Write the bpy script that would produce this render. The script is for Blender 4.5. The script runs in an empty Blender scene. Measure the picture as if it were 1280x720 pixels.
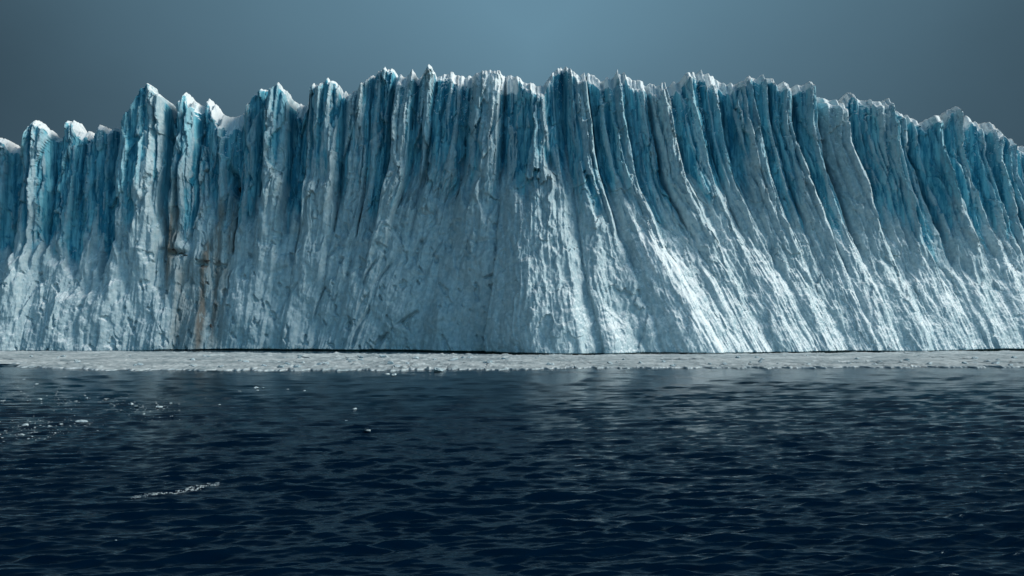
import bpy, math, random
import numpy as np

random.seed(7)
rng = np.random.default_rng(11)
scene = bpy.context.scene
COL = scene.collection

# ----------------------------------------------------------------- camera
CAM_H = 8.0            # deck height above the sea
F = 1244.0             # focal length in pixels of a 1280 wide picture
HY = 393.0             # picture row of the horizon
cam_data = bpy.data.cameras.new("camera")
cam_data.lens = 35.0
cam_data.sensor_width = 36.0
cam_data.clip_start = 0.1
cam_data.clip_end = 20000
cam = bpy.data.objects.new("camera", cam_data)
cam.location = (0, 0, CAM_H)
cam.rotation_euler = (math.radians(90) + math.atan((HY - 360) / F), 0, 0)
COL.objects.link(cam)
scene.camera = cam

# ----------------------------------------------------------------- noise
def _hash(ix, iy, seed):
    h = (ix.astype(np.int64) * 374761393 + iy.astype(np.int64) * 668265263 + seed * 974634513) & 0xFFFFFFFF
    h = ((h ^ (h >> 13)) * 1274126177) & 0xFFFFFFFF
    h = h ^ (h >> 16)
    return h

def gnoise(x, y, seed=0):
    """gradient noise about -1..1"""
    x, y = np.broadcast_arrays(x, y)
    ix = np.floor(x); iy = np.floor(y)
    fx = x - ix; fy = y - iy
    ux = fx * fx * fx * (fx * (fx * 6 - 15) + 10)
    uy = fy * fy * fy * (fy * (fy * 6 - 15) + 10)
    def g(ox, oy):
        a = (_hash(ix + ox, iy + oy, seed) & 0xFFFF) * (2 * np.pi / 65536.0)
        return np.cos(a) * (fx - ox) + np.sin(a) * (fy - oy)
    n = (g(0, 0) * (1 - ux) + g(1, 0) * ux) * (1 - uy) + (g(0, 1) * (1 - ux) + g(1, 1) * ux) * uy
    return n * 1.5

def fbm(x, y, seed=0, oct=4, gain=0.5):
    s = 0; a = 1; t = 0
    for k in range(oct):
        s = s + a * gnoise(x * 2 ** k, y * 2 ** k, seed + k * 17)
        t += a; a *= gain
    return s / t * 1.3

def ridged(x, y, seed=0, oct=3, gain=0.5):
    s = 0; a = 1; t = 0
    for k in range(oct):
        n = 1 - np.abs(gnoise(x * 2 ** k, y * 2 ** k, seed + k * 17)) * 1.6
        s = s + a * n; t += a; a *= gain
    return s / t          # about 0..1, sharp crests at 1

def cell(ix, seed):
    """random 0..1 per integer"""
    return (_hash(np.asarray(ix), np.zeros_like(np.asarray(ix)), seed) & 0xFFFF) / 65535.0

def facets(x, y, seed, tilt):
    """broken-ice facets: every jittered cell gets its own offset and slope"""
    ix = np.floor(x); iy = np.floor(y)
    best = np.full(x.shape, 9e9); out = np.zeros(x.shape)
    for oy in (-1, 0, 1):
        for ox in (-1, 0, 1):
            h = _hash(ix + ox, iy + oy, seed)
            cx = ix + ox + 0.1 + 0.8 * (h & 255) / 255.0
            cy = iy + oy + 0.1 + 0.8 * ((h >> 8) & 255) / 255.0
            d = (x - cx) ** 2 + (y - cy) ** 2
            v = ((h >> 16) & 255) / 127.5 - 1 + tilt * ((((h >> 4) & 255) / 127.5 - 1) * (x - cx) + (((h >> 20) & 255) / 127.5 - 1) * (y - cy))
            m = d < best
            best = np.where(m, d, best); out = np.where(m, v, out)
    return out

def sstep(a, b, x):
    t = np.clip((x - a) / (b - a), 0, 1)
    return t * t * (3 - 2 * t)

# ----------------------------------------------------------------- helpers
def mesh_object(name, co, quads, mat, parent=None, attrs=None, smooth=True):
    me = bpy.data.meshes.new(name)
    nv, nf = len(co), len(quads)
    k = quads.shape[1]
    me.vertices.add(nv)
    me.vertices.foreach_set("co", np.ascontiguousarray(co, dtype=np.float32).ravel())
    me.loops.add(nf * k)
    me.loops.foreach_set("vertex_index", np.ascontiguousarray(quads, dtype=np.int32).ravel())
    me.polygons.add(nf)
    me.polygons.foreach_set("loop_start", np.arange(nf, dtype=np.int32) * k)
    me.update(calc_edges=True)
    me.polygons.foreach_set("use_smooth", np.full(nf, smooth, dtype=bool))
    for an, av in (attrs or {}).items():
        a = me.attributes.new(an, 'FLOAT', 'POINT')
        a.data.foreach_set("value", np.ascontiguousarray(av, dtype=np.float32))
    me.materials.append(mat)
    o = bpy.data.objects.new(name, me)
    COL.objects.link(o)
    if parent is not None:
        o.parent = parent
    return o

def sub_object(name, co, quads, sel, mat, parent, attrs):
    q = quads[sel]
    ids, inv = np.unique(q.ravel(), return_inverse=True)
    return mesh_object(name, co[ids], inv.reshape(-1, q.shape[1]), mat, parent,
                       {k: v[ids] for k, v in attrs.items()})

def grid_quads(nr, nc, off=0):
    i = np.arange(nr - 1)[:, None] * nc + np.arange(nc - 1)[None, :]
    return (np.stack([i, i + 1, i + nc + 1, i + nc], -1) + off).reshape(-1, 4)

def tag(o, label=None, cat=None, group=None, kind=None):
    if label: o["label"] = label
    if cat: o["category"] = cat
    if group: o["group"] = group
    if kind: o["kind"] = kind
    return o

# ----------------------------------------------------------------- materials
class NT:
    def __init__(self, mat):
        mat.use_nodes = True
        self.t = mat.node_tree
        self.t.nodes.clear()
    def n(self, kind, **kw):
        nd = self.t.nodes.new(kind)
        for k, v in kw.items():
            if k == "inp":
                for a, b in v.items():
                    if hasattr(b, "is_linked"):
                        self.t.links.new(b, nd.inputs[a])
                    else:
                        nd.inputs[a].default_value = b
            else:
                setattr(nd, k, v)
        return nd
    def attr(self, name):
        return self.n("ShaderNodeAttribute", attribute_name=name).outputs["Fac"]
    def mix(self, fac, a, b):
        m = self.n("ShaderNodeMix", data_type='RGBA')
        for s, v in ((m.inputs[0], fac), (m.inputs[6], a), (m.inputs[7], b)):
            if hasattr(v, "is_linked"):
                self.t.links.new(v, s)
            else:
                s.default_value = v if not isinstance(v, tuple) or len(v) == 4 else (*v, 1)
        return m.outputs[2]
    def math(self, op, a, b=0.0, clamp=False):
        m = self.n("ShaderNodeMath", operation=op, use_clamp=clamp)
        for s, v in ((m.inputs[0], a), (m.inputs[1], b)):
            if hasattr(v, "is_linked"):
                self.t.links.new(v, s)
            else:
                s.default_value = v
        return m.outputs[0]
    def ramp(self, fac, lo, hi):
        m = self.n("ShaderNodeMapRange", inp={0: fac, 1: lo, 2: hi, 3: 0.0, 4: 1.0})
        m.interpolation_type = 'SMOOTHSTEP'
        return m.outputs[0]

def ice_material():
    m = bpy.data.materials.new("glacier_ice")
    t = NT(m)
    pos = t.n("ShaderNodeNewGeometry").outputs["Position"]
    st = t.n("ShaderNodeMapping", inp={"Vector": pos, "Scale": (1.0, 1.0, 0.10)}).outputs[0]
    streak = t.n("ShaderNodeTexNoise", inp={"Vector": st, "Scale": 0.9, "Detail": 5.0, "Roughness": 0.6}).outputs[0]
    grain = t.n("ShaderNodeTexNoise", inp={"Vector": pos, "Scale": 1.1, "Detail": 7.0, "Roughness": 0.65}).outputs[0]
    # weathered ice: grey white, slightly varied
    c0 = t.mix(t.ramp(grain, 0.32, 0.70), (0.33, 0.45, 0.505, 1), (0.52, 0.61, 0.645, 1))
    # dense clean ice: turquoise to deep blue
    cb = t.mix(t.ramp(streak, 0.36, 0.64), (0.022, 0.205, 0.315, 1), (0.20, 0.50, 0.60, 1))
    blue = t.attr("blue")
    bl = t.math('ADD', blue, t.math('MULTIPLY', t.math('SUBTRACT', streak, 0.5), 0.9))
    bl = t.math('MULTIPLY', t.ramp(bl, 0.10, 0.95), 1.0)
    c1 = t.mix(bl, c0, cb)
    cd = t.mix(t.ramp(streak, 0.4, 0.6), (0.11, 0.105, 0.095, 1), (0.21, 0.20, 0.185, 1))
    dirt = t.math('MULTIPLY', t.attr("dirt"), t.ramp(streak, 0.26, 0.52))
    c2 = t.mix(dirt, c1, cd)
    sn = t.math('ADD', t.attr("snow"), t.math('MULTIPLY', t.math('SUBTRACT', grain, 0.5), 0.8))
    snow = t.ramp(sn, 0.35, 0.75)
    c3 = t.mix(snow, c2, (0.72, 0.78, 0.81, 1))
    bmp = t.n("ShaderNodeTexNoise", inp={"Vector": t.n("ShaderNodeMapping", inp={"Vector": pos, "Scale": (1, 1, 0.35)}).outputs[0],
              "Scale": 1.6, "Detail": 8.0, "Roughness": 0.7}).outputs[0]
    bump = t.n("ShaderNodeBump", inp={"Height": bmp, "Strength": 0.55, "Distance": 0.5})
    rough = t.n("ShaderNodeMapRange", inp={0: snow, 1: 0.0, 2: 1.0, 3: 0.48, 4: 0.85}).outputs[0]
    b = t.n("ShaderNodeBsdfPrincipled", inp={"Base Color": c3, "Roughness": rough, "Normal": bump.outputs[0], "IOR": 1.31})
    b.inputs["Specular IOR Level"].default_value = 0.1
    o = t.n("ShaderNodeOutputMaterial")
    t.t.links.new(b.outputs[0], o.inputs[0])
    return m

def pack_material(name, lo, hi, scale, bump_s=0.6):
    m = bpy.data.materials.new(name)
    t = NT(m)
    pos = t.n("ShaderNodeTexCoord").outputs["Object"]
    n1 = t.n("ShaderNodeTexNoise", inp={"Vector": pos, "Scale": scale, "Detail": 7.0, "Roughness": 0.7}).outputs[0]
    n2 = t.n("ShaderNodeTexNoise", inp={"Vector": pos, "Scale": scale * 0.17, "Detail": 4.0, "Roughness": 0.6}).outputs[0]
    f = t.math('ADD', t.math('MULTIPLY', n1, 0.6), t.math('MULTIPLY', n2, 0.4))
    c = t.mix(t.ramp(f, 0.38, 0.62), lo, hi)
    bump = t.n("ShaderNodeBump", inp={"Height": n1, "Strength": bump_s, "Distance": 0.15})
    b = t.n("ShaderNodeBsdfPrincipled", inp={"Base Color": c, "Roughness": 0.8, "Normal": bump.outputs[0]})
    o = t.n("ShaderNodeOutputMaterial")
    t.t.links.new(b.outputs[0], o.inputs[0])
    return m

def water_material():
    m = bpy.data.materials.new("sea_water")
    t = NT(m)
    pos = t.n("ShaderNodeNewGeometry").outputs["Position"]
    mp = t.n("ShaderNodeMapping", inp={"Vector": pos, "Scale": (0.55, 1.3, 1.0)}).outputs[0]
    n1 = t.n("ShaderNodeTexNoise", inp={"Vector": mp, "Scale": 1.4, "Detail": 5.0, "Roughness": 0.55}).outputs[0]
    n2 = t.n("ShaderNodeTexNoise", inp={"Vector": mp, "Scale": 5.0, "Detail": 3.0, "Roughness": 0.55}).outputs[0]
    h = t.math('ADD', n1, t.math('MULTIPLY', n2, 0.22))
    bump = t.n("ShaderNodeBump", inp={"Height": h, "Strength": 0.35, "Distance": 0.14})
    b = t.n("ShaderNodeBsdfPrincipled", inp={"Base Color": (0.0001, 0.0060, 0.0175, 1), "Roughness": 0.14,
            "Normal": bump.outputs[0], "IOR": 1.22, "Specular Tint": (0.15, 0.65, 0.9, 1)})
    o = t.n("ShaderNodeOutputMaterial")
    t.t.links.new(b.outputs[0], o.inputs[0])
    return m

ICE = ice_material()
PACK = pack_material("sea_ice", (0.19, 0.255, 0.29, 1), (0.50, 0.57, 0.60, 1), 0.6)
CHUNK = pack_material("floating_ice", (0.24, 0.33, 0.38, 1), (0.50, 0.59, 0.63, 1), 1.8)
FOAM = pack_material("foam", (0.22, 0.28, 0.32, 1), (0.45, 0.52, 0.55, 1), 6.0)
CRACK_DEBRIS = pack_material("dark_crack_debris", (0.025, 0.024, 0.025, 1), (0.07, 0.062, 0.055, 1), 1.5)
WATER = water_material()

# ----------------------------------------------------------------- glacier
# crest of the ice front as surveyed along its length (picture columns / rows)
SKY = np.array([
 (-420,215),(-380,190),(-350,200),(-300,176),(-262,196),(-220,170),(-180,192),(-140,168),(-100,186),(-60,166),(-28,180),
 (0,170),(5,170),(11,182),(18,181),(26,190),(34,175),(43,152),(55,151),(66,167),(75,169),(80,149),(89,147),(95,161),(101,162),
 (107,167),(116,161),(122,152),(134,161),(144,153),(149,158),(159,141),(171,126),(179,104),(189,106),(200,114),(208,126),(211,149),
 (215,149),(222,127),(231,114),(237,124),(249,127),(258,123),(266,127),(278,141),(284,138),(300,140),(306,138),(315,117),(324,109),
 (332,107),(337,118),(341,109),(349,101),(357,110),(363,121),(370,126),(383,123),(387,109),(401,101),(409,95),(419,98),(427,110),
 (435,112),(445,107),(454,98),(464,89),(473,84),(485,84),(491,86),(503,89),(513,83),(522,91),(531,83),(536,78),(542,84),(548,91),
 (554,86),(564,84),(577,89),(586,87),(595,89),(603,83),(618,83),(629,87),(647,91),(652,95),(663,100),(680,100),(690,87),(703,77),
 (716,83),(724,91),(738,84),(753,94),(768,91),(777,83),(790,89),(799,94),(808,97),(823,100),(836,100),(851,97),(858,87),(874,83),
 (884,84),(897,87),(909,95),(918,101),(933,97),(941,86),(949,94),(958,88),(967,94),(973,103),(981,98),(993,104),(1005,101),(1011,98),
 (1022,103),(1024,117),(1032,117),(1045,123),(1057,127),(1072,112),(1081,118),(1092,124),(1103,120),(1112,127),(1118,135),(1124,130),
 (1130,139),(1142,140),(1153,149),(1161,142),(1175,141),(1181,149),(1187,136),(1194,132),(1201,135),(1204,146),(1219,141),(1226,149),
 (1239,149),(1251,155),(1256,170),(1268,173),(1280,178),(1310,186),(1345,176),(1380,196),(1420,184),(1470,205),(1520,190),(1580,215),
 (1640,200),(1720,220)], float)

# tower boundaries (grooves) along the front, and where the crest of each tower sits between them
B = np.array([-430,-385,-330,-285,-240,-195,-150,-110,-70,-30, 24,70,104,147,213,252,303,333,366,385,433,468,497,524,549,590,632,
              702,731,771,805,830,866,893,938,959,990,1019,1062,1113,1135,1176,1204,1231,1246,1262,1300,1335,1380,1425,1470,1520,1570,1620,1720], float)
right = sstep(600, 700, (B[:-1] + B[1:]) / 2)
KPEAK = 0.5 + 0.34 * right + rng.uniform(-0.1, 0.08, len(B) - 1)
KPEAK[[i for i in range(len(B) - 1) if B[i] == 632][0]] = 0.46
AMP = (1.25 + 0.35 * right) * np.clip((B[1:] - B[:-1]) * 0.095, 1.6, 4.6) * rng.uniform(0.8, 1.2, len(B) - 1)
SETB = rng.uniform(-2.2, 2.2, len(B) - 1)           # whole tower set forward or back
HB = rng.uniform(0.40, 0.66, len(B) - 1) - 0.05 * right           # height at which the tower face breaks off below
TBLUE = rng.uniform(0.35, 1.0, len(B) - 1)

def tower_set(px, val):
    for i in range(len(B) - 1):
        if B[i] <= px < B[i + 1]:
            return i
for px, s in ((180, 2.6), (235, -0.5), (282, -2.2), (350, 1.6), (378, -2.4), (410, 1.2), (450, 0.4), (570, -2.0), (612, 2.4), (690, -1.4), (848, -2.0), (1090, -0.4)):
    SETB[tower_set(px, 0)] = s
for px, s in ((12, 1.0), (50, 1.15), (88, 1.2), (120, 1.35), (180, .62), (235, .85), (350, .95), (320, .85), (410, .85), (570, .95), (612, .45), (650, .75), (848, 1.0), (690, .9), (1040, .15), (1090, .55), (1148, .9), (1190, 1.0), (1215, 1.0), (1240, .9)):
    TBLUE[tower_set(px, 0)] = s
for px, s in ((50, .42), (88, .40), (120, .40), (180, .5), (235, .46), (320, .46), (410, .58)):
    HB[tower_set(px, 0)] = s

def y_top(px):                       # plan of the crest: it recedes gently on both sides of the headland
    return 219 + 0.0 * px
def plan_edge(px):
    e = np.clip(np.abs(px - 660) / 640, 0, 1.6)
    return np.where(px > 660, -16.0 * e, -13.0 * np.clip((660 - px) / 340, 0, 1) - 2.0 * e) - np.where(px > 660, 7.0, 0.0) * np.clip(e - 0.72, 0, 1) / 0.28
def plan_head(u):
    return np.where(u < 676, sstep(566, 679, u) ** 1.7, np.clip((1180 - u) / 504, 0, 1) ** 1.2)

xin = np.linspace(-60, 1340, 1760)
cols = np.concatenate([np.linspace(-420, -60, 160)[:-1], xin, np.linspace(1340, 1720, 160)[1:]])
NR = 470
t = (np.linspace(0, 1, NR) ** 0.96)[:, None]          # 0 = sea, 1 = crest
PX = np.broadcast_to(cols[None, :], (NR, len(cols)))
Yt = y_top(cols)
Yc = Yt - plan_edge(cols) - 3.5 * plan_head(cols) - 0.5     # how far the crest really stands
X = (cols - 640) / F * Yc                             # metres along the front
crest_py = np.interp(cols, SKY[:, 0], SKY[:, 1])
ZT = CAM_H + (HY - crest_py) / F * Yc
ZT = ZT + 0.5 * fbm(X * 0.8, X * 0 + 3.3, 5, 4, 0.42) + (0.45 - 0.3 * sstep(450, 640, cols)) * (ridged(X * 0.8, X * 0 + 9.1, 6, 3) - 0.6)
ZT = ZT + (2.4 - 1.4 * sstep(450, 640, cols)) * np.clip(ridged(X * 0.30, X * 0 + 2.2, 8, 2, 0.6) - 0.66, 0, 1) * 1.6 - 0.35
DIPS = np.array([(-420,1),(-300,9),(-200,0),(-100,8),(0,2),(8,6),(20,8),(32,1),(60,1),(70,5),(84,1),(96,8),(112,9),(124,2),(146,5),(152,0),(205,0),(212,8),(224,0),(236,8),(250,9),(258,2),(270,16),(284,20),(300,21),(304,2),(345,0),(360,6),(368,20),(382,18),(387,2),(420,2),(428,9),(440,10),(448,2),(490,1),(502,14),(518,12),(528,2),(545,3),(556,5),(574,16),(590,14),(597,2),(650,3),(662,12),(680,10),(692,3),(715,6),(740,14),(765,12),(800,16),(835,14),(848,10),(868,5),(885,18),(908,20),(920,6),(940,2),(950,8),(970,5),(1000,9),(1012,3),(1026,6),(1055,10),(1072,5),(1110,7),(1122,3),(1140,12),(1158,8),(1180,10),(1190,2),(1200,3),(1212,11),(1240,12),(1262,7),(1280,8),(1400,3),(1720,4)], float)
DIP = np.interp(cols, DIPS[:, 0], DIPS[:, 1]) * Yt / F * (0.9 + 0.5 * fbm(X * 0.4, X * 0, 7, 3)) + 0.25
DIP = np.clip(DIP, 0.1, 5)
ZF = ZT - DIP
Z = t * ZF[None, :]
H = t * np.ones_like(PX)                              # height fraction
PY = HY - (Z - CAM_H) * F / Yc[None, :]

# flutes run straight down in the upper half and fan out over the lower apron
SH = np.array([(-420,-.05),(0,-.06),(300,-.04),(430,-.12),(540,-.30),(610,-.20),(645,-.02),(690,.10),(750,.40),(860,.40),(960,.33),(1080,.28),(1280,.22),(1720,.3)])
ug = np.linspace(-600, 1900, 5000)
Sg = np.interp(ug, SH[:, 0], SH[:, 1])
U = np.empty_like(Z)
for r in range(NR):
    py = PY[r].mean()
    G = 0.40 * max(0.0, py - 115) + 135 * max(0.0, (py - 240) / 200) ** 1.2
    Gl = 0.90 * max(0.0, py - 185)
    gm = sstep(880, 1010, ug)
    U[r] = np.interp(cols, ug + Sg * (G * (1 - gm) + Gl * gm), ug)
wob = 2.6 * fbm(X[None, :] * 0.05, Z * 0.05, 21, 3) + 1.6 * fbm(X[None, :] * 0.22, Z * 0.10, 22, 3)
U = U + wob * sstep(1.0, 0.80, H)
UM = U * 0.172                                        # feature coordinate in metres

# which tower each point belongs to
idx = np.clip(np.searchsorted(B, U, side='right') - 1, 0, len(B) - 2)
w = (B[1:] - B[:-1])[idx]
tt = (U - B[:-1][idx]) / w
k = KPEAK[idx]; a = AMP[idx]
rise = np.where(tt < k, tt / k, (1 - tt) / (1 - k))
rr = right[idx]
prof = (1 - rr) * (1 - (1 - rise) ** 3.6) + rr * (0.65 * rise + 0.35 * (1 - (1 - rise) ** 4))
up = sstep(0.18, 0.78, H)
hn = H + 0.10 * fbm(UM * 0.35, Z * 0.10, 31, 3) - 0.17 * (ridged(UM * 0.17, Z * 0.012 + 3.3, 32, 2, 0.6) - 0.5)
D = np.zeros_like(Z)
# powdery aprons: fans of ice debris leaning against the foot of the towers
tal = np.full(Z.shape, -9.0)
fans = [(-150,300,.34,0),(-60,330,.40,0),(35,300,.32,-.05),(92,318,.40,0),(150,292,.26,-.1),(205,345,.36,0),(262,372,.42,0),(322,318,.28,0),(372,352,.30,0),(455,348,.34,-.12),(560,372,.4,-.2),
        (705,330,.26,.10),(742,368,.34,.2),(778,272,.30,.55),(858,330,.32,.40),(915,292,.24,.36),(968,330,.30,.30),(1022,262,.24,.28),(1078,322,.32,.25),(1122,284,.22,.24),(1172,318,.30,.22),(1222,290,.26,.18),(1262,322,.34,.15),(1330,300,.3,.1),(1420,320,.35,.1)]
wf = 7.0 * fbm(X[None, :] * 0.10, Z * 0.10, 12, 3)
for ax, ay, kw, lean in fans:
    dy = PY - ay + 0.8 * wf
    h = kw * dy - np.abs(PX - ax - lean * np.maximum(dy, 0) + wf) * 0.62
    tal = np.maximum(tal, h * 0.172)
tal = np.maximum(tal, 0)
talm = sstep(0.0, 1.6, tal)
D += 0.85 * tal / (1 + 0.10 * tal)
# headland at the middle of the front
wl = sstep(0.85, 0.05, H)
D += (3.5 + 7.0 * wl) * plan_head(U) + plan_edge(PX)
# batter: the foot stands well in front of the crest
D += (3.0 + 4.5 * rr) * (1 - H) ** 1.5 + (2.5 + 3.0 * rr) * (1 - H)
# towers with grooves between them
D += (a * prof - a * 0.6 + SETB[idx] * np.clip(7 * np.minimum(tt, 1 - tt), 0, 1)) * (0.12 + 0.88 * up)
# broken ledge where a tower ends and the apron begins
lr = 1 - 0.65 * rr
D += 2.0 * lr * sstep(HB[idx] + 0.035, HB[idx] - 0.035, hn)
D += 1.0 * lr * sstep(0.02, -0.02, hn - HB[idx] * 0.62 - 0.06 * gnoise(UM * 0.22, UM * 0, 77))
# secondary panels inside each tower
pw = 11.0
pu = U / pw + 0.35 * fbm(UM * 0.1, Z * 0.02, 41, 2)
pi = np.floor(pu); pf = pu - pi
pj = cell(pi.astype(np.int64), 42)
saw = np.where(rr > 0.5, np.where(pf < 0.78, pf / 0.78, (1 - pf) / 0.22), 1 - np.abs(2 * pf - 1) ** 2)
D += (0.30 + 1.0 * pj) * saw * (0.25 - 0.17 * rr + (0.75 + 0.17 * rr) * up) + (cell(pi.astype(np.int64), 43) - 0.5) * 0.9 * up
# flutes
low = sstep(0.72, 0.35, H)
fl = ridged(UM * 0.30 + 0.4 * fbm(UM * 0.08, Z * 0.05, 53, 2), Z * 0.03 + 5, 51, 3, 0.6)
flm = 0.35 + 0.9 * sstep(-0.3, 0.4, fbm(UM * 0.12, Z * 0.05, 54, 2))
D += 0.55 * fl * flm * (0.35 - 0.2 * rr + (0.65 + 0.2 * rr) * up)
fl2 = ridged(UM * 1.25, Z * 0.09, 52, 2, 0.6)
D += 0.22 * fl2 * flm * (1 - 0.7 * low * (1 - rr))
wx_ = 0.5 * fbm(X[None, :] * 0.3, Z * 0.2, 55, 3)
calm = (1 - low * (0.66 - 0.06 * rr)) * (1 - 0.55 * talm)
D += 1.05 * (1 - 0.3 * rr) * facets(UM * 0.24 + wx_ * 0.6, Z * 0.060 + wx_ * 0.4, 56, 1.2) * (0.25 + 0.75 * up) * calm
D += 0.36 * facets(UM * 0.70 + wx_, Z * 0.15 + wx_, 57, 1.2) * calm
D += 0.42 * facets(UM * 0.36 + wx_, Z * 0.14 + wx_, 59, 1.2) * low * rr * (1 - 0.5 * talm)
D += 0.13 * facets(UM * 1.7 + wx_ * 2, Z * 0.5 + wx_ * 2, 58, 1.2) * calm
# split columns: narrow flat faces with sharp edges running straight down
wz_ = 0.12 * fbm(UM * 0.5, Z * 0.08, 68, 3)
D += 0.62 * facets(UM * 0.50 + wz_, Z * 0.045 + 0.5 * wz_, 69, 1.5) * (0.3 + 0.7 * up) * calm * (1 - 0.4 * rr)
D += 0.40 * facets(UM * 0.95 + wz_, Z * 0.08 + wz_, 74, 1.6) * (0.45 + 0.55 * up) * (0.5 + 0.5 * calm) * (1 - 0.35 * rr)
D += 0.19 * facets(UM * 1.9 + wz_, Z * 0.15 + wz_, 75, 1.6) * (0.6 + 0.4 * up) * (0.4 + 0.6 * calm)
# fine drip flutes, all the way down
D += 0.16 * ridged(UM * 1.9 + 0.3 * fbm(UM * .3, Z * .1, 66, 2), Z * 0.06, 63, 2, 0.6) * (0.5 + 0.8 * sstep(-.3, .4, fbm(UM * 0.2, Z * 0.06, 64, 2))) * (1 - 0.75 * low * (1 - rr)) * (1 + 0.5 * rr * up)
# apron: slanting ribs on the right, broken slabs on the left
low = sstep(0.72, 0.35, H)
rib = ridged(UM * 0.26 + 0.3 * fbm(UM * .1, Z * .1, 3, 2), Z * 0.085, 61, 3, 0.6)
patch = 0.35 + 0.9 * sstep(-0.35, 0.35, fbm(UM * 0.10, Z * 0.10, 67, 3))
D += rr * low * 0.65 * rib * patch * (1 - 0.55 * talm)
rib2 = ridged(UM * 1.05 + 0.35 * fbm(UM * .25, Z * .12, 65, 3), Z * 0.21, 62, 3, 0.65)
D += (0.04 + 0.96 * rr) * (0.3 + 0.7 * low) * 0.29 * rib2 * (1.35 - 0.6 * patch) * (1 - 0.35 * talm)
sx = UM * 0.8 - Z * 0.45                              # cracks leaning up to the right
crack = 1 - np.abs(gnoise(sx * 0.16, (UM * 0.5 + Z * 0.8) * 0.055, 71)) * 9
D -= (1 - rr) * sstep(0.60, 0.35, H) * 1.4 * np.clip(crack, 0, 1) * sstep(0.05, 0.3, fbm(UM * 0.13, Z * 0.13, 73, 2)) * sstep(280, 450, PX)
slab = fbm(sx * 0.13, (UM * 0.5 + Z * 0.8) * 0.08, 72, 4, 0.5)
D += (1 - rr) * low * 1.1 * slab * sstep(200, 420, PX)
D += 0.9 * fbm(X[None, :] * 0.09, Z * 0.09, 81, 3)
D += 0.30 * fbm(X[None, :] * 0.55, Z * 0.42, 82, 4, 0.6) * (0.6 + 0.4 * low)
D += 0.50 * (1 - rr) * low * fbm(X[None, :] * 0.22, Z * 0.20, 83, 4, 0.55)
D -= 0.9 * (1 - rr) * low * sstep(0.34, 0.55, fbm(X[None, :] * 0.42 + Z * 0.12, Z * 0.24, 84, 3, 0.55))
# bright concave snow chute right of the headland
ch = np.exp(-((U - 752 - 10 * gnoise(Z * .1, Z * 0, 9)) / 17.0) ** 2) * sstep(0.60, 0.42, H) * sstep(-0.1, 0.1, H)
D = D + 1.0 * ch - 1.2 * np.exp(-((U - 722) / 16.0) ** 2) * sstep(0.5, 0.25, H)
# two dark hollows high on the left and a waterline notch
for cx, cy, rx, ry, dp in ((294, 228, 6, 17, 5.0), (229, 316, 12, 4, 2.2), (265, 331, 7, 4, 2.0), (152, 252, 5, 9, 2.0), (333, 245, 5, 22, 2.2), (686, 205, 5, 16, 2.5)):
    D -= dp * np.exp(-(((PX - cx + (PY - cy) * -0.25) / rx) ** 2 + ((PY - cy) / ry) ** 2) ** 1.5)
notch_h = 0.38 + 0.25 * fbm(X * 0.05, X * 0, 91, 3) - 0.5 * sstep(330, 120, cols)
D -= 5.0 * sstep(notch_h[None, :] + 0.25, notch_h[None, :] - 0.05, Z)
# rounded shoulder under the crest
dz = ZF[None, :] - Z
R = (0.95 + 0.9 * fbm(X * 0.12, X * 0, 95, 2) + 0.25 * DIP)[None, :] * (0.5 + 0.5 * sstep(150, 340, cols))[None, :]
R = np.maximum(R, 0.2)
q = np.clip(1 - dz / R, 0, 1)
D -= R * (1 - np.sqrt(np.clip(1 - q * q, 0, 1)))
Y = Yt[None, :] - D

# the top of the glacier behind the crest: crevassed, snow covered
back = np.concatenate([np.linspace(0, 6, 26)[1:], np.linspace(6, 30, 40)[1:], np.linspace(30, 130, 40)[1:]])[:, None]
NB = len(back)
kern = np.hanning(121); kern /= kern.sum()
base = np.interp(np.arange(-420, 1721), cols, ZT)
sm = np.convolve(np.pad(base, 60, mode='edge'), kern, mode='valid')
SM = np.interp(cols, np.arange(-420, 1721), sm)
Xb = np.broadcast_to(X[None, :], (NB, len(cols)))
plate = SM[None, :] - 4.2 + 0.10 * np.minimum(back, 40) + 2.6 * (ridged(Xb * 0.10, back * 0.12, 101, 3) - 0.45) + 0.7 * fbm(Xb * 0.5, back * 0.5, 102, 3)
f = sstep(0.0, 7.0, back + 1.5 * fbm(Xb * 0.4, back * 0.3, 103, 2) * np.clip(back / 2, 0, 1))
hump = 0.55 * np.sin(np.clip(back / 3.5, 0, 1) * np.pi) * (0.6 + 0.8 * fbm(Xb * 0.3, back * 0, 104, 2))
rise_b = ZF[None, :] + DIP[None, :] * sstep(0, 1, np.clip(back / (1.0 * DIP[None, :] + 0.6), 0, 1)) ** 0.8
rise_b = rise_b + 0.30 * fbm(Xb * 1.1, back * 1.1, 105, 4, 0.6) * np.clip(back, 0, 1)
f = sstep(4.5, 14.0, back + 1.5 * fbm(Xb * 0.4, back * 0.3, 103, 2) * np.clip(back / 2, 0, 1))
Zb = rise_b * (1 - f) + plate * f + 0.3 * hump
Yb = np.broadcast_to(Y[-1][None, :], Zb.shape) + back

# true depth of the finished crest, smoothed, sets the scale of the measured heights and widths
kc = np.hanning(41); kc /= kc.sum()
Yfin = np.convolve(np.pad(Y[-1] + 0.6, 20, mode='edge'), kc, mode='valid')
sc_z = (CAM_H + (HY - crest_py) / F * Yfin) / (CAM_H + (HY - crest_py) / F * Yc)
sc_x = np.convolve(np.pad(Yfin / Yc, 60, mode='edge'), np.ones(121) / 121, mode='valid')
co_f = np.stack([np.broadcast_to((X * sc_x)[None, :], Z.shape), Y, Z * sc_z[None, :] - 0.25], -1)
co_b = np.stack([Xb * sc_x[None, :], Yb, Zb * sc_z[None, :] - 0.25], -1)
GR = np.concatenate([co_f, co_b], 0)
GR[0, :, 2] = -1.5
NT_R, NC = GR.shape[:2]

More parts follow.
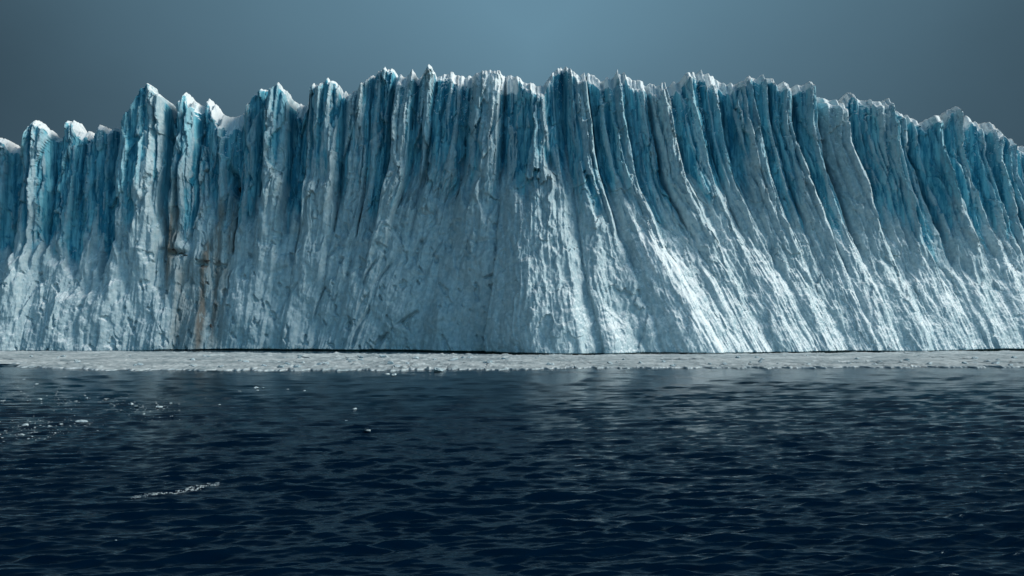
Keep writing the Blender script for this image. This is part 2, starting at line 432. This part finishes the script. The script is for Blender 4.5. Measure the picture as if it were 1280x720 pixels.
# surface normals for snow dusting
du = np.gradient(GR, axis=1); dv = np.gradient(GR, axis=0)
nrm = np.cross(du, dv)
nrm /= np.linalg.norm(nrm, axis=-1, keepdims=True) + 1e-9
nz = nrm[..., 2]

Hall = np.concatenate([H, np.ones((NB, NC))], 0)
zeros_b = np.zeros((NB, NC))
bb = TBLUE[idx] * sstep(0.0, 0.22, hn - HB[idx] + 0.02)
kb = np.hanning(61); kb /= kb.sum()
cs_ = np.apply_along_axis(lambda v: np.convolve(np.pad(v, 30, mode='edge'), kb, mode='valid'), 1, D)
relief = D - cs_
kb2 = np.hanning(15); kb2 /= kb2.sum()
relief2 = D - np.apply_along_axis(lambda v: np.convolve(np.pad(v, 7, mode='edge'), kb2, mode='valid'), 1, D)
recess = sstep(0.9, -0.7, relief + 0.6 * relief2)  # bluer and darker where the face sits back from its neighbours
bb = bb * (0.25 + 1.25 * recess) + 0.40 * (cell(pi.astype(np.int64), 44) - 0.45) * up
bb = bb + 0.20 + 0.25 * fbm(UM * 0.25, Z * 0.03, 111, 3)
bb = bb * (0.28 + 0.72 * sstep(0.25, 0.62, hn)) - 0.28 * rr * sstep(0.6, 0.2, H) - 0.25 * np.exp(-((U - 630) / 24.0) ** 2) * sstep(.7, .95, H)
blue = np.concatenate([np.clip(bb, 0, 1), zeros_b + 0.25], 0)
blue[:NR] = np.where(Z < notch_h[None, :] + 0.15, 0.95, blue[:NR])  # clean wet ice; its deep blue also paints in the notch's shade
TS = rng.uniform(0.35, 1.0, len(B) - 1)
for px, s_ in ((12, .6), (50, .45), (88, .5), (120, .55), (180, .05), (235, .6), (282, 1), (320, .3), (350, .12), (410, .35), (450, .6), (612, 1.0), (650, 1.0), (690, .7), (880, 1.0), (1040, .9)):
    TS[tower_set(px, 0)] = s_
ts_ = TS[idx]
rim = np.concatenate([sstep(5.0, 0.3, dz + 2.6 * fbm(UM * 0.5, Z * 0.25, 121, 4)) * 0.75 * ts_, np.broadcast_to(0.45 + 0.45 * ts_[-1:], (NB, NC))], 0)
snow = np.clip(sstep(0.30, 0.62, nz) * (0.9 * np.where(Hall > 0.8, np.concatenate([ts_, np.broadcast_to(0.25 + 0.75 * ts_[-1:], (NB, NC))], 0), 0.42)) + rim * sstep(-0.15, 0.30, nz), 0, 1)
lit_cap = sstep(603, 612, PX) * sstep(652, 645, PX) * sstep(122, 114, PY + 5 * gnoise(PX * 0.12, PX * 0, 4))  # sunlit pillar top, its brightness painted in through the snow attribute
snow[:NR] = np.maximum(snow[:NR], 0.8 * lit_cap)
snow[:NR] += 0.15 * np.clip(ch, 0, 1)
dirt = np.zeros((NT_R, NC))
for cx, y0, y1, wd, s in ((217, 262, 360, 6, .8), (226, 222, 330, 5, .55), (268, 300, 440, 5, .9), (282, 250, 425, 5, .7), (296, 240, 330, 5, .6), (250, 320, 440, 14, .35), (292, 330, 440, 6, .4), (236, 330, 436, 7, .3)):
    dirt[:NR] += s * np.exp(-((PX - cx + 2.0 * gnoise(PY * 0.03, PX * 0, int(cx))) / wd) ** 2) * sstep(y0 - 12, y0 + 12, PY) * sstep(y1 + 30, y1 - 30, PY)
frost_lit = 0.14 * talm * (0.4 + 0.6 * rr) + 0.24 * low * (rr + (1 - rr) * sstep(420, 250, PX)) + 0.2 * rr * low * fbm(UM * 0.12, Z * 0.12, 131, 3)  # powdery frost, held back on the shaded mid-left so colour follows the light
snow[:NR] += np.clip(frost_lit, 0, 1)
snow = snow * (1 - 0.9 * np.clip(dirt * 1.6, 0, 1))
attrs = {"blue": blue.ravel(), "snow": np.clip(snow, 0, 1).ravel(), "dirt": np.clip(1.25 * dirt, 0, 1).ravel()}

glacier = bpy.data.objects.new("glacier", None)
glacier.location = (0, 215, 0)
COL.objects.link(glacier)
tag(glacier, "towering blue and white glacier front of fluted ice towers above dark sea", "glacier")
GC = GR.reshape(-1, 3) - np.array([0, 215, 0.0])
GQ = grid_quads(NT_R, NC)
fr = np.arange(len(GQ)) // (NC - 1)
fc = np.arange(len(GQ)) % (NC - 1)
is_top = fr >= NR - 1
frc = np.minimum(fr, NR - 1)
f_idx = idx[frc, fc]
f_hn = hn[frc, fc]
f_low = (~is_top) & (f_hn < HB[f_idx] - 0.02)
f_side = GC[GQ[:, 0], 0] < (660 - 640) / F * 215
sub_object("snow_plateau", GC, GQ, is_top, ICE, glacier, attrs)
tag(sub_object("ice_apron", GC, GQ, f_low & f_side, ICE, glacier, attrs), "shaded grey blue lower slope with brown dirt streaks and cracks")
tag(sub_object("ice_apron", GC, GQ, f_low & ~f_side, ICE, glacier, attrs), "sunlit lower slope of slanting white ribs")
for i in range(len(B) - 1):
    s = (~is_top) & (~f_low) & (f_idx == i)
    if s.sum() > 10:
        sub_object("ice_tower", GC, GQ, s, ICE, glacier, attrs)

# dark debris in the hollows; the thin lumps stand in for dark cracks
def lump(n, sx, sy, sz, seed, rough=0.35):
    import bmesh
    bm = bmesh.new()
    bmesh.ops.create_icosphere(bm, subdivisions=n, radius=1.0)
    v = np.array([p.co[:] for p in bm.verts])
    r = 1 + rough * fbm(v[:, 0] * 1.3 + seed * 3.1, v[:, 1] * 1.3 + v[:, 2] * 1.7, seed, 3)
    # facets: cut the ball with a few random planes
    g = np.random.default_rng(seed)
    for _ in range(9):
        d = g.normal(size=3); d /= np.linalg.norm(d)
        h = g.uniform(0.55, 0.85)
        pr = (v * r[:, None]) @ d
        over = np.clip(pr - h, 0, None)
        v = v - over[:, None] * d[None, :] / np.maximum(r[:, None], .5)
    v = v * r[:, None] * np.array([sx, sy, sz])
    f = np.array([[q.index for q in p.verts] for p in bm.faces])
    bm.free()
    return v, f

def wall_point(px, py):
    c = int(np.argmin(np.abs(cols - px)))
    r = int(np.argmin(np.abs(PY[:, c] - py)))
    return GR[r, c]

for n_, (px, py, sx, sz) in enumerate(((226, 312, .8, .22), (233, 316, .9, .20), (240, 319, .7, .16), (270, 327, .8, .22), (264, 333, .45, .35), (295, 236, .6, .9), (281, 405, .25, .45))):
    v, f = lump(3, sx, 0.7, sz, 300 + n_)
    p = wall_point(px, py) - np.array([0, 215 + 0.15, 0])
    mesh_object("crack_debris", v + p, f, CRACK_DEBRIS, glacier, smooth=False)

# ----------------------------------------------------------------- sea
NW = 70
wl_ = 0.30 * (4.2 / 0.30) ** rng.uniform(0, 1, NW)
ang = rng.normal(math.radians(-78), math.radians(15), NW)
kk = 2 * np.pi / wl_
amp = 0.0122 * wl_ ** 1.0 * np.exp(-(wl_ / 3.8) ** 2) * rng.uniform(0.6, 1.2, NW)
ph = rng.uniform(0, 2 * np.pi, NW)
kx, ky = kk * np.cos(ang), kk * np.sin(ang)

def waves(x, y, cell_size=None):
    """sea surface: heights and sideways shift of a wind sea"""
    z = np.zeros_like(x); dx = np.zeros_like(x); dy = np.zeros_like(x)
    gust = 0.95 + 0.25 * fbm(x * 0.018, y * 0.018, 201, 3)
    for i in range(NW):
        th = kx[i] * x + ky[i] * y + ph[i]
        A = amp[i]
        if cell_size is not None:
            A = A * sstep(1.6, 4.0, wl_[i] / cell_size)
        z += A * np.cos(th)
        s = 0.55 * A * np.sin(th)
        dx -= s * np.cos(ang[i]); dy -= s * np.sin(ang[i])
    return z * gust, dx * gust, dy * gust

ny, nx = 1150, 1000
p_ = np.concatenate([np.linspace(1/14.0, 1/152.0, 900), np.linspace(1/152., 1/214., 90)[1:]])
yy = 1 / p_
ts = np.linspace(-0.75, 0.75, nx)
gx = ts[None, :] * (yy[:, None] + 18)
gy = np.broadcast_to(yy[:, None], gx.shape).copy()
cs = np.maximum(np.gradient(yy)[:, None] * 0.6, (yy[:, None] + 18) * 1.5 / nx)
wz, wx, wy = waves(gx, gy, cs)
edge_f = sstep(0.75, 0.70, np.abs(ts))[None, :] * sstep(14, 17, yy)[:, None] * sstep(213, 200, yy)[:, None]
wz *= edge_f; wx *= edge_f; wy *= edge_f
near = np.stack([gx + wx, gy + wy, wz], -1).reshape(-1, 3)
nq = grid_quads(len(yy), nx)
# flat sheet around the wave field, out to the horizon, sharing its border
bor = np.concatenate([np.arange(nx), np.arange(1, len(yy)) * nx + nx - 1, (len(yy) - 1) * nx + np.arange(nx - 2, -1, -1), np.arange(len(yy) - 2, 0, -1) * nx])
bc = near[bor]
dirv = bc[:, :2] - np.array([0, 110.0])
rr_ = np.linalg.norm(dirv, axis=1, keepdims=True)
far = np.concatenate([np.array([0, 110.0]) + dirv / rr_ * 9000, np.zeros((len(bor), 1))], 1)
mid = np.concatenate([np.array([0, 110.0]) + dirv / rr_ * np.maximum(400, rr_ * 1.5), np.zeros((len(bor), 1))], 1)
o1 = len(near); o2 = o1 + len(bor); nb = len(bor)
j = np.arange(nb); jn = (j + 1) % nb
ring1 = np.stack([bor[j], o1 + j, o1 + jn, bor[jn]], -1)
ring2 = np.stack([o1 + j, o2 + j, o2 + jn, o1 + jn], -1)
sea = mesh_object("water", np.concatenate([near, mid, far]), np.concatenate([nq, ring1, ring2]), WATER)
tag(sea, "dark blue rippled sea water", None, None, "structure")

def sea_z(x, y):
    z, _, _ = waves(np.array([float(x)]), np.array([float(y)]), np.array([0.15]))
    return float(z[0])

def sea_point(px, py):
    y = CAM_H * F / (py - HY)
    return (px - 640) / F * y, y

# ----------------------------------------------------------------- flat ice along the foot of the glacier
fe = np.array([(-420,454),(-100,453),(0,453.5),(25,454),(75,456),(110,458.5),(150,460.5),(250,463),(420,463),(520,463),(640,462),(700,460.5),(830,460.5),(960,460),(1080,459),(1200,459),(1280,460),(1400,461),(1720,461)], float)
sc = np.linspace(-400, 1700, 1500)
front_y = CAM_H * F / (np.interp(sc, fe[:, 0], fe[:, 1]) - HY)
front_y = front_y + 1.9 * facets(sc * 0.085, sc * 0, 145, 1.0) + 0.8 * fbm(sc * 0.25, sc * 0, 146, 3, 0.6) + (0.8 + 1.6 * sstep(60, 260, sc)) * fbm(sc * 0.035, sc * 0, 131, 4, 0.6) + 1.2 * (ridged(sc * 0.06, sc * 0, 132, 3) - 0.5)
back_py = np.interp(sc, [-420, 0, 200, 400, 640, 1000, 1280, 1720], [439.5, 439.6, 441.4, 443.0, 444.0, 442.8, 439.8, 439])
back_y = CAM_H * F / (back_py - HY) + 1.0 * fbm(sc * 0.02, sc * 0, 133, 3)
NS = 110
s = np.linspace(0, 1, NS)[:, None]
SY = front_y[None, :] * (1 - s) + back_y[None, :] * s
SX = (sc[None, :] - 640) / F * 172 + 0 * s
rub = 0.18 + 0.10 * fbm(SX * 0.2, SY * 0.10, 141, 4, 0.55) + 0.06 * facets(SX * 0.3, SY * 0.2, 144, 1.0) + 0.40 * np.clip(fbm(SX * 0.5, SY * 0.35, 142, 4, 0.65) - 0.12, 0, 1) * (0.55 + 0.9 * np.exp(-((sc[None, :] - 480) / 190) ** 2) + 0.5 * sstep(0.3, 0.0, s))
rub = rub - 0.5 * sstep(0.42, 0.52, fbm(SX * 0.06, SY * 0.10, 143, 3)) * sstep(0.15, 0.3, s)
rub = np.where(rub < 0.0, -0.12, np.maximum(rub, 0.03)) * sstep(0, 0.012, s + 0.004) 
co = np.stack([SX, SY, rub], -1)
skirt_f = co[0].copy(); skirt_f[:, 2] = -0.5
skirt_b = co[-1].copy(); skirt_b[:, 2] = -0.5
allp = np.concatenate([skirt_f[None], co, skirt_b[None]], 0)
pk = mesh_object("sea_ice", allp.reshape(-1, 3), grid_quads(NS + 2, len(sc)), PACK)
tag(pk, "long flat strip of rubbly grey white sea ice below the glacier", "sea ice")

# rough blocks lying on the strip
protos = [lump(3, 1, 1, 1, 400 + n_, 0.45) for n_ in range(5)]
def ice_mesh(name, n_, mat):
    v, f = protos[n_]
    v = v.copy(); v[:, 2] *= 0.7
    me = bpy.data.meshes.new(name)
    me.from_pydata(v.tolist(), [], f.tolist())
    me.materials.append(mat)
    return me
chunk_meshes = [ice_mesh("ice_chunk", n_, CHUNK) for n_ in range(5)]

def strip_z(x, y):
    c = int(np.clip(np.argmin(np.abs(SX[0] - x)), 0, len(sc) - 1))
    r = int(np.argmin(np.abs(SY[:, c] - y)))
    return rub[r, c]

blocks = [(40,447,.35),(96,452,.4),(176,457,.4),(243,459,.45),(300,453,.45),(330,459,.5),(352,461,.5),(372,462,.55),(408,457,.5),(436,452,.45),(452,449,.6),(481,448,.75),(488,457,.6),(497,461,.6),(520,450,.55),(547,464.5,.8),(566,452,.6),(587,449,.5),(612,455,.5),(630,450,.45),(690,458,.4),(762,456,.4),(840,459,.4),(905,457,.4),(1010,457,.4),(1092,457,.45),(1160,457,.5),(1205,456,.5),(1232,453,.45),(1262,458,.5)]
g_ = np.random.default_rng(55)
for _ in range(60):
    px = g_.uniform(20, 1270)
    lo_ = np.interp(px, fe[:, 0], fe[:, 1])
    blocks.append((px, g_.uniform(446, lo_ - 1.0) if lo_ > 448 else 449, g_.uniform(.18, .5)))
for n_, (px, py, sz) in enumerate(blocks):
    x, y = sea_point(px, py)
    o = bpy.data.objects.new("ice_block", chunk_meshes[n_ % 5])
    o.location = (x, y, max(strip_z(x, y), 0.0) + 0.18 * sz)
    o.rotation_euler = (random.uniform(-.3, .3), random.uniform(-.3, .3), random.uniform(0, 6.28))
    o.scale = (sz * random.uniform(.9, 1.7), sz, sz * random.uniform(.6, .95))
    COL.objects.link(o)
    tag(o, "rough white ice block lying on the flat strip of sea ice", "ice block", "ice blocks lying on the sea ice strip")

# growlers drifting on the left side
pieces = [(4,501,9),(47,481,6),(51,499,9),(96,501,5),(90,501,4),(134,499,7),(166,506,10),(172,509,5),(200,509,10),(34,531,9),(104,528,17),(29,544,10),(47,541,9),(9,538,5),(64,532,6),(78,530,5),(181,517,5),(31,474,5),(77,474,5),(84,471,4),(321,485,6),(330,485,4),(444,512,7),(434,525,6),(461,539,9),(323,488,4),(381,488,5),(360,487,5),(300,489,4),(232,492,5),(258,497,4),(148,676,4),(484,467.5,9),(492,469.5,10),(118,470,4),(16,488,5),(60,495,4),(110,498,5),(140,506,4),(215,505,4),(275,506,4)]
named = {10: "largest white ice chunk drifting alone in the water on the left",
         32: "left one of two thin floes just off the sea ice edge",
         33: "right one of two thin floes just off the sea ice edge",
         31: "tiny lone ice chunk in the dark foreground water at lower left"}
for n_, (px, py, wpx) in enumerate(pieces):
    x, y = sea_point(px, py)
    wd = wpx / 2 * y / F
    o = bpy.data.objects.new("ice_chunk", chunk_meshes[(n_ * 3 + 1) % 5])
    zz = sea_z(x, y) if y < 145 else 0.0
    hgt = wd * random.uniform(.38, .6)
    o.location = (x, y, zz + hgt * 0.05)
    o.rotation_euler = (random.uniform(-.25, .25), random.uniform(-.25, .25), random.uniform(0, 6.28))
    o.scale = (wd, wd * random.uniform(.6, 1), hgt)
    COL.objects.link(o)
    tag(o, named.get(n_, "small white ice chunk drifting among scattered others on the left water"), "ice chunk", "ice chunks drifting on the water")

# foam of one small breaking crest
fv, ff = [], []
def fleck(x, y, r, seed):
    g = np.random.default_rng(seed)
    n = 9
    base = len(fv)
    a0 = g.uniform(0, 6.28)
    z0 = sea_z(x, y)
    fv.append((x, y, z0 + 0.07))
    for q_ in range(n):
        th = a0 + q_ * 2 * math.pi / n
        rad = r * g.uniform(0.5, 1.25)
        xx, yy_ = x + rad * 1.5 * math.cos(th), y + rad * math.sin(th)
        fv.append((xx, yy_, sea_z(xx, yy_) + 0.04))
    for q_ in range(n):
        ff.append((base, base + 1 + q_, base + 1 + (q_ + 1) % n))
path = np.array([(166, 622), (192, 618), (215, 616), (240, 612), (258, 609), (276, 606)], float)
for n_ in range(260):
    u = random.random() ** 0.8
    px = 166 + u * 110
    py = np.interp(px, path[:, 0], path[:, 1]) + random.gauss(0, 0.8)
    x, y = sea_point(px, py)
    fleck(x, y, random.uniform(.010, .032) * (1.3 if 192 < px < 262 else .7), n_)
for n_ in range(420):                                   # scattered froth round the drifting ice
    c_ = pieces[random.randrange(0, 17)]
    x, y = sea_point(c_[0] + random.gauss(0, 22), c_[1] + random.gauss(0, 5))
    fleck(x, y, random.uniform(.012, .07), 1000 + n_)
fm = mesh_object("wave_foam", np.array(fv), np.array(ff), FOAM)
tag(fm, "thin white foam of small breaking waves and froth on the left water", "foam", None, "stuff")

# ----------------------------------------------------------------- light
SUN_EL, SUN_AZ = math.radians(36), math.radians(96)     # azimuth clockwise from +Y, so the sun is to the right
sun_d = bpy.data.lights.new("sun", 'SUN')
sun_d.energy = 3.7
sun_d.angle = math.radians(26.0)
sun_d.color = (1.0, 0.94, 0.85)
sun = bpy.data.objects.new("sun", sun_d)
COL.objects.link(sun)
sun.location = (150, 0, 150)
from mathutils import Vector
ldir = Vector((math.sin(SUN_AZ) * math.cos(SUN_EL), math.cos(SUN_AZ) * math.cos(SUN_EL), math.sin(SUN_EL)))
sun.rotation_euler = ldir.to_track_quat('Z', 'Y').to_euler()

world = bpy.data.worlds.new("World")
scene.world = world
world.use_nodes = True
W = NT(world)
sky = W.n("ShaderNodeTexSky", sky_type='NISHITA', sun_disc=False, sun_elevation=SUN_EL, sun_rotation=SUN_AZ)
dirn = W.n("ShaderNodeTexCoord").outputs["Generated"]
sep = W.n("ShaderNodeSeparateXYZ", inp={0: dirn})
dx_, dy_, dz_ = sep.outputs
# storm bank ahead; the unseen zenith and bright sky astern are shaped for lighting
cl = W.n("ShaderNodeTexNoise", inp={"Vector": W.n("ShaderNodeMapping", inp={"Vector": dirn, "Scale": (1, 1, 1.6)}).outputs[0], "Scale": 2.2, "Detail": 5.0, "Roughness": 0.5}).outputs[0]
front = W.ramp(W.math('ADD', W.math('ADD', W.math('ADD', dy_, W.math('MULTIPLY', dx_, -0.42)), W.math('MULTIPLY', dz_, 0.75)), W.math('MULTIPLY', W.math('SUBTRACT', cl, 0.5), 0.5)), -0.55, 0.25)
glow_az = W.math('SUBTRACT', 1.0, W.math('MULTIPLY', W.math('ABSOLUTE', W.math('SUBTRACT', dx_, 0.02)), 2.0), True)
glow = W.math('MULTIPLY', glow_az, W.ramp(dz_, -0.05, 0.33))
glow = W.math('MULTIPLY', glow, W.ramp(dz_, 0.75, 0.40))
glow = W.math('ADD', glow, W.math('MULTIPLY', W.ramp(dz_, 0.17, 0.33), 0.10))
gl2 = W.math('ADD', glow, W.math('MULTIPLY', W.math('SUBTRACT', cl, 0.5), 0.36), True)
bank = W.mix(gl2, (0.37, 0.70, 0.97, 1), (1.33, 2.60, 3.5, 1))
bank = W.mix(W.ramp(dz_, 0.38, 0.75), bank, (0.16, 0.36, 0.55, 1))
tint = W.n("ShaderNodeMix", data_type='RGBA', blend_type='MULTIPLY', inp={0: 1.0, 6: sky.outputs[0], 7: (1.04, 1.70, 1.78, 1)}).outputs[2]
mixed = W.mix(front, tint, bank)
bg = W.n("ShaderNodeBackground", inp={"Color": mixed, "Strength": 0.1})
wo = W.n("ShaderNodeOutputWorld")
W.t.links.new(bg.outputs[0], wo.inputs[0])

# ----------------------------------------------------------------- render settings
vs = scene.view_settings
vs.view_transform = 'Standard'
vs.look = 'None'
vs.exposure = 0.0
vs.gamma = 1.0
vs.use_curve_mapping = False
scene.render.engine = 'CYCLES'
scene.cycles.max_bounces = 6
scene.cycles.use_denoising = True
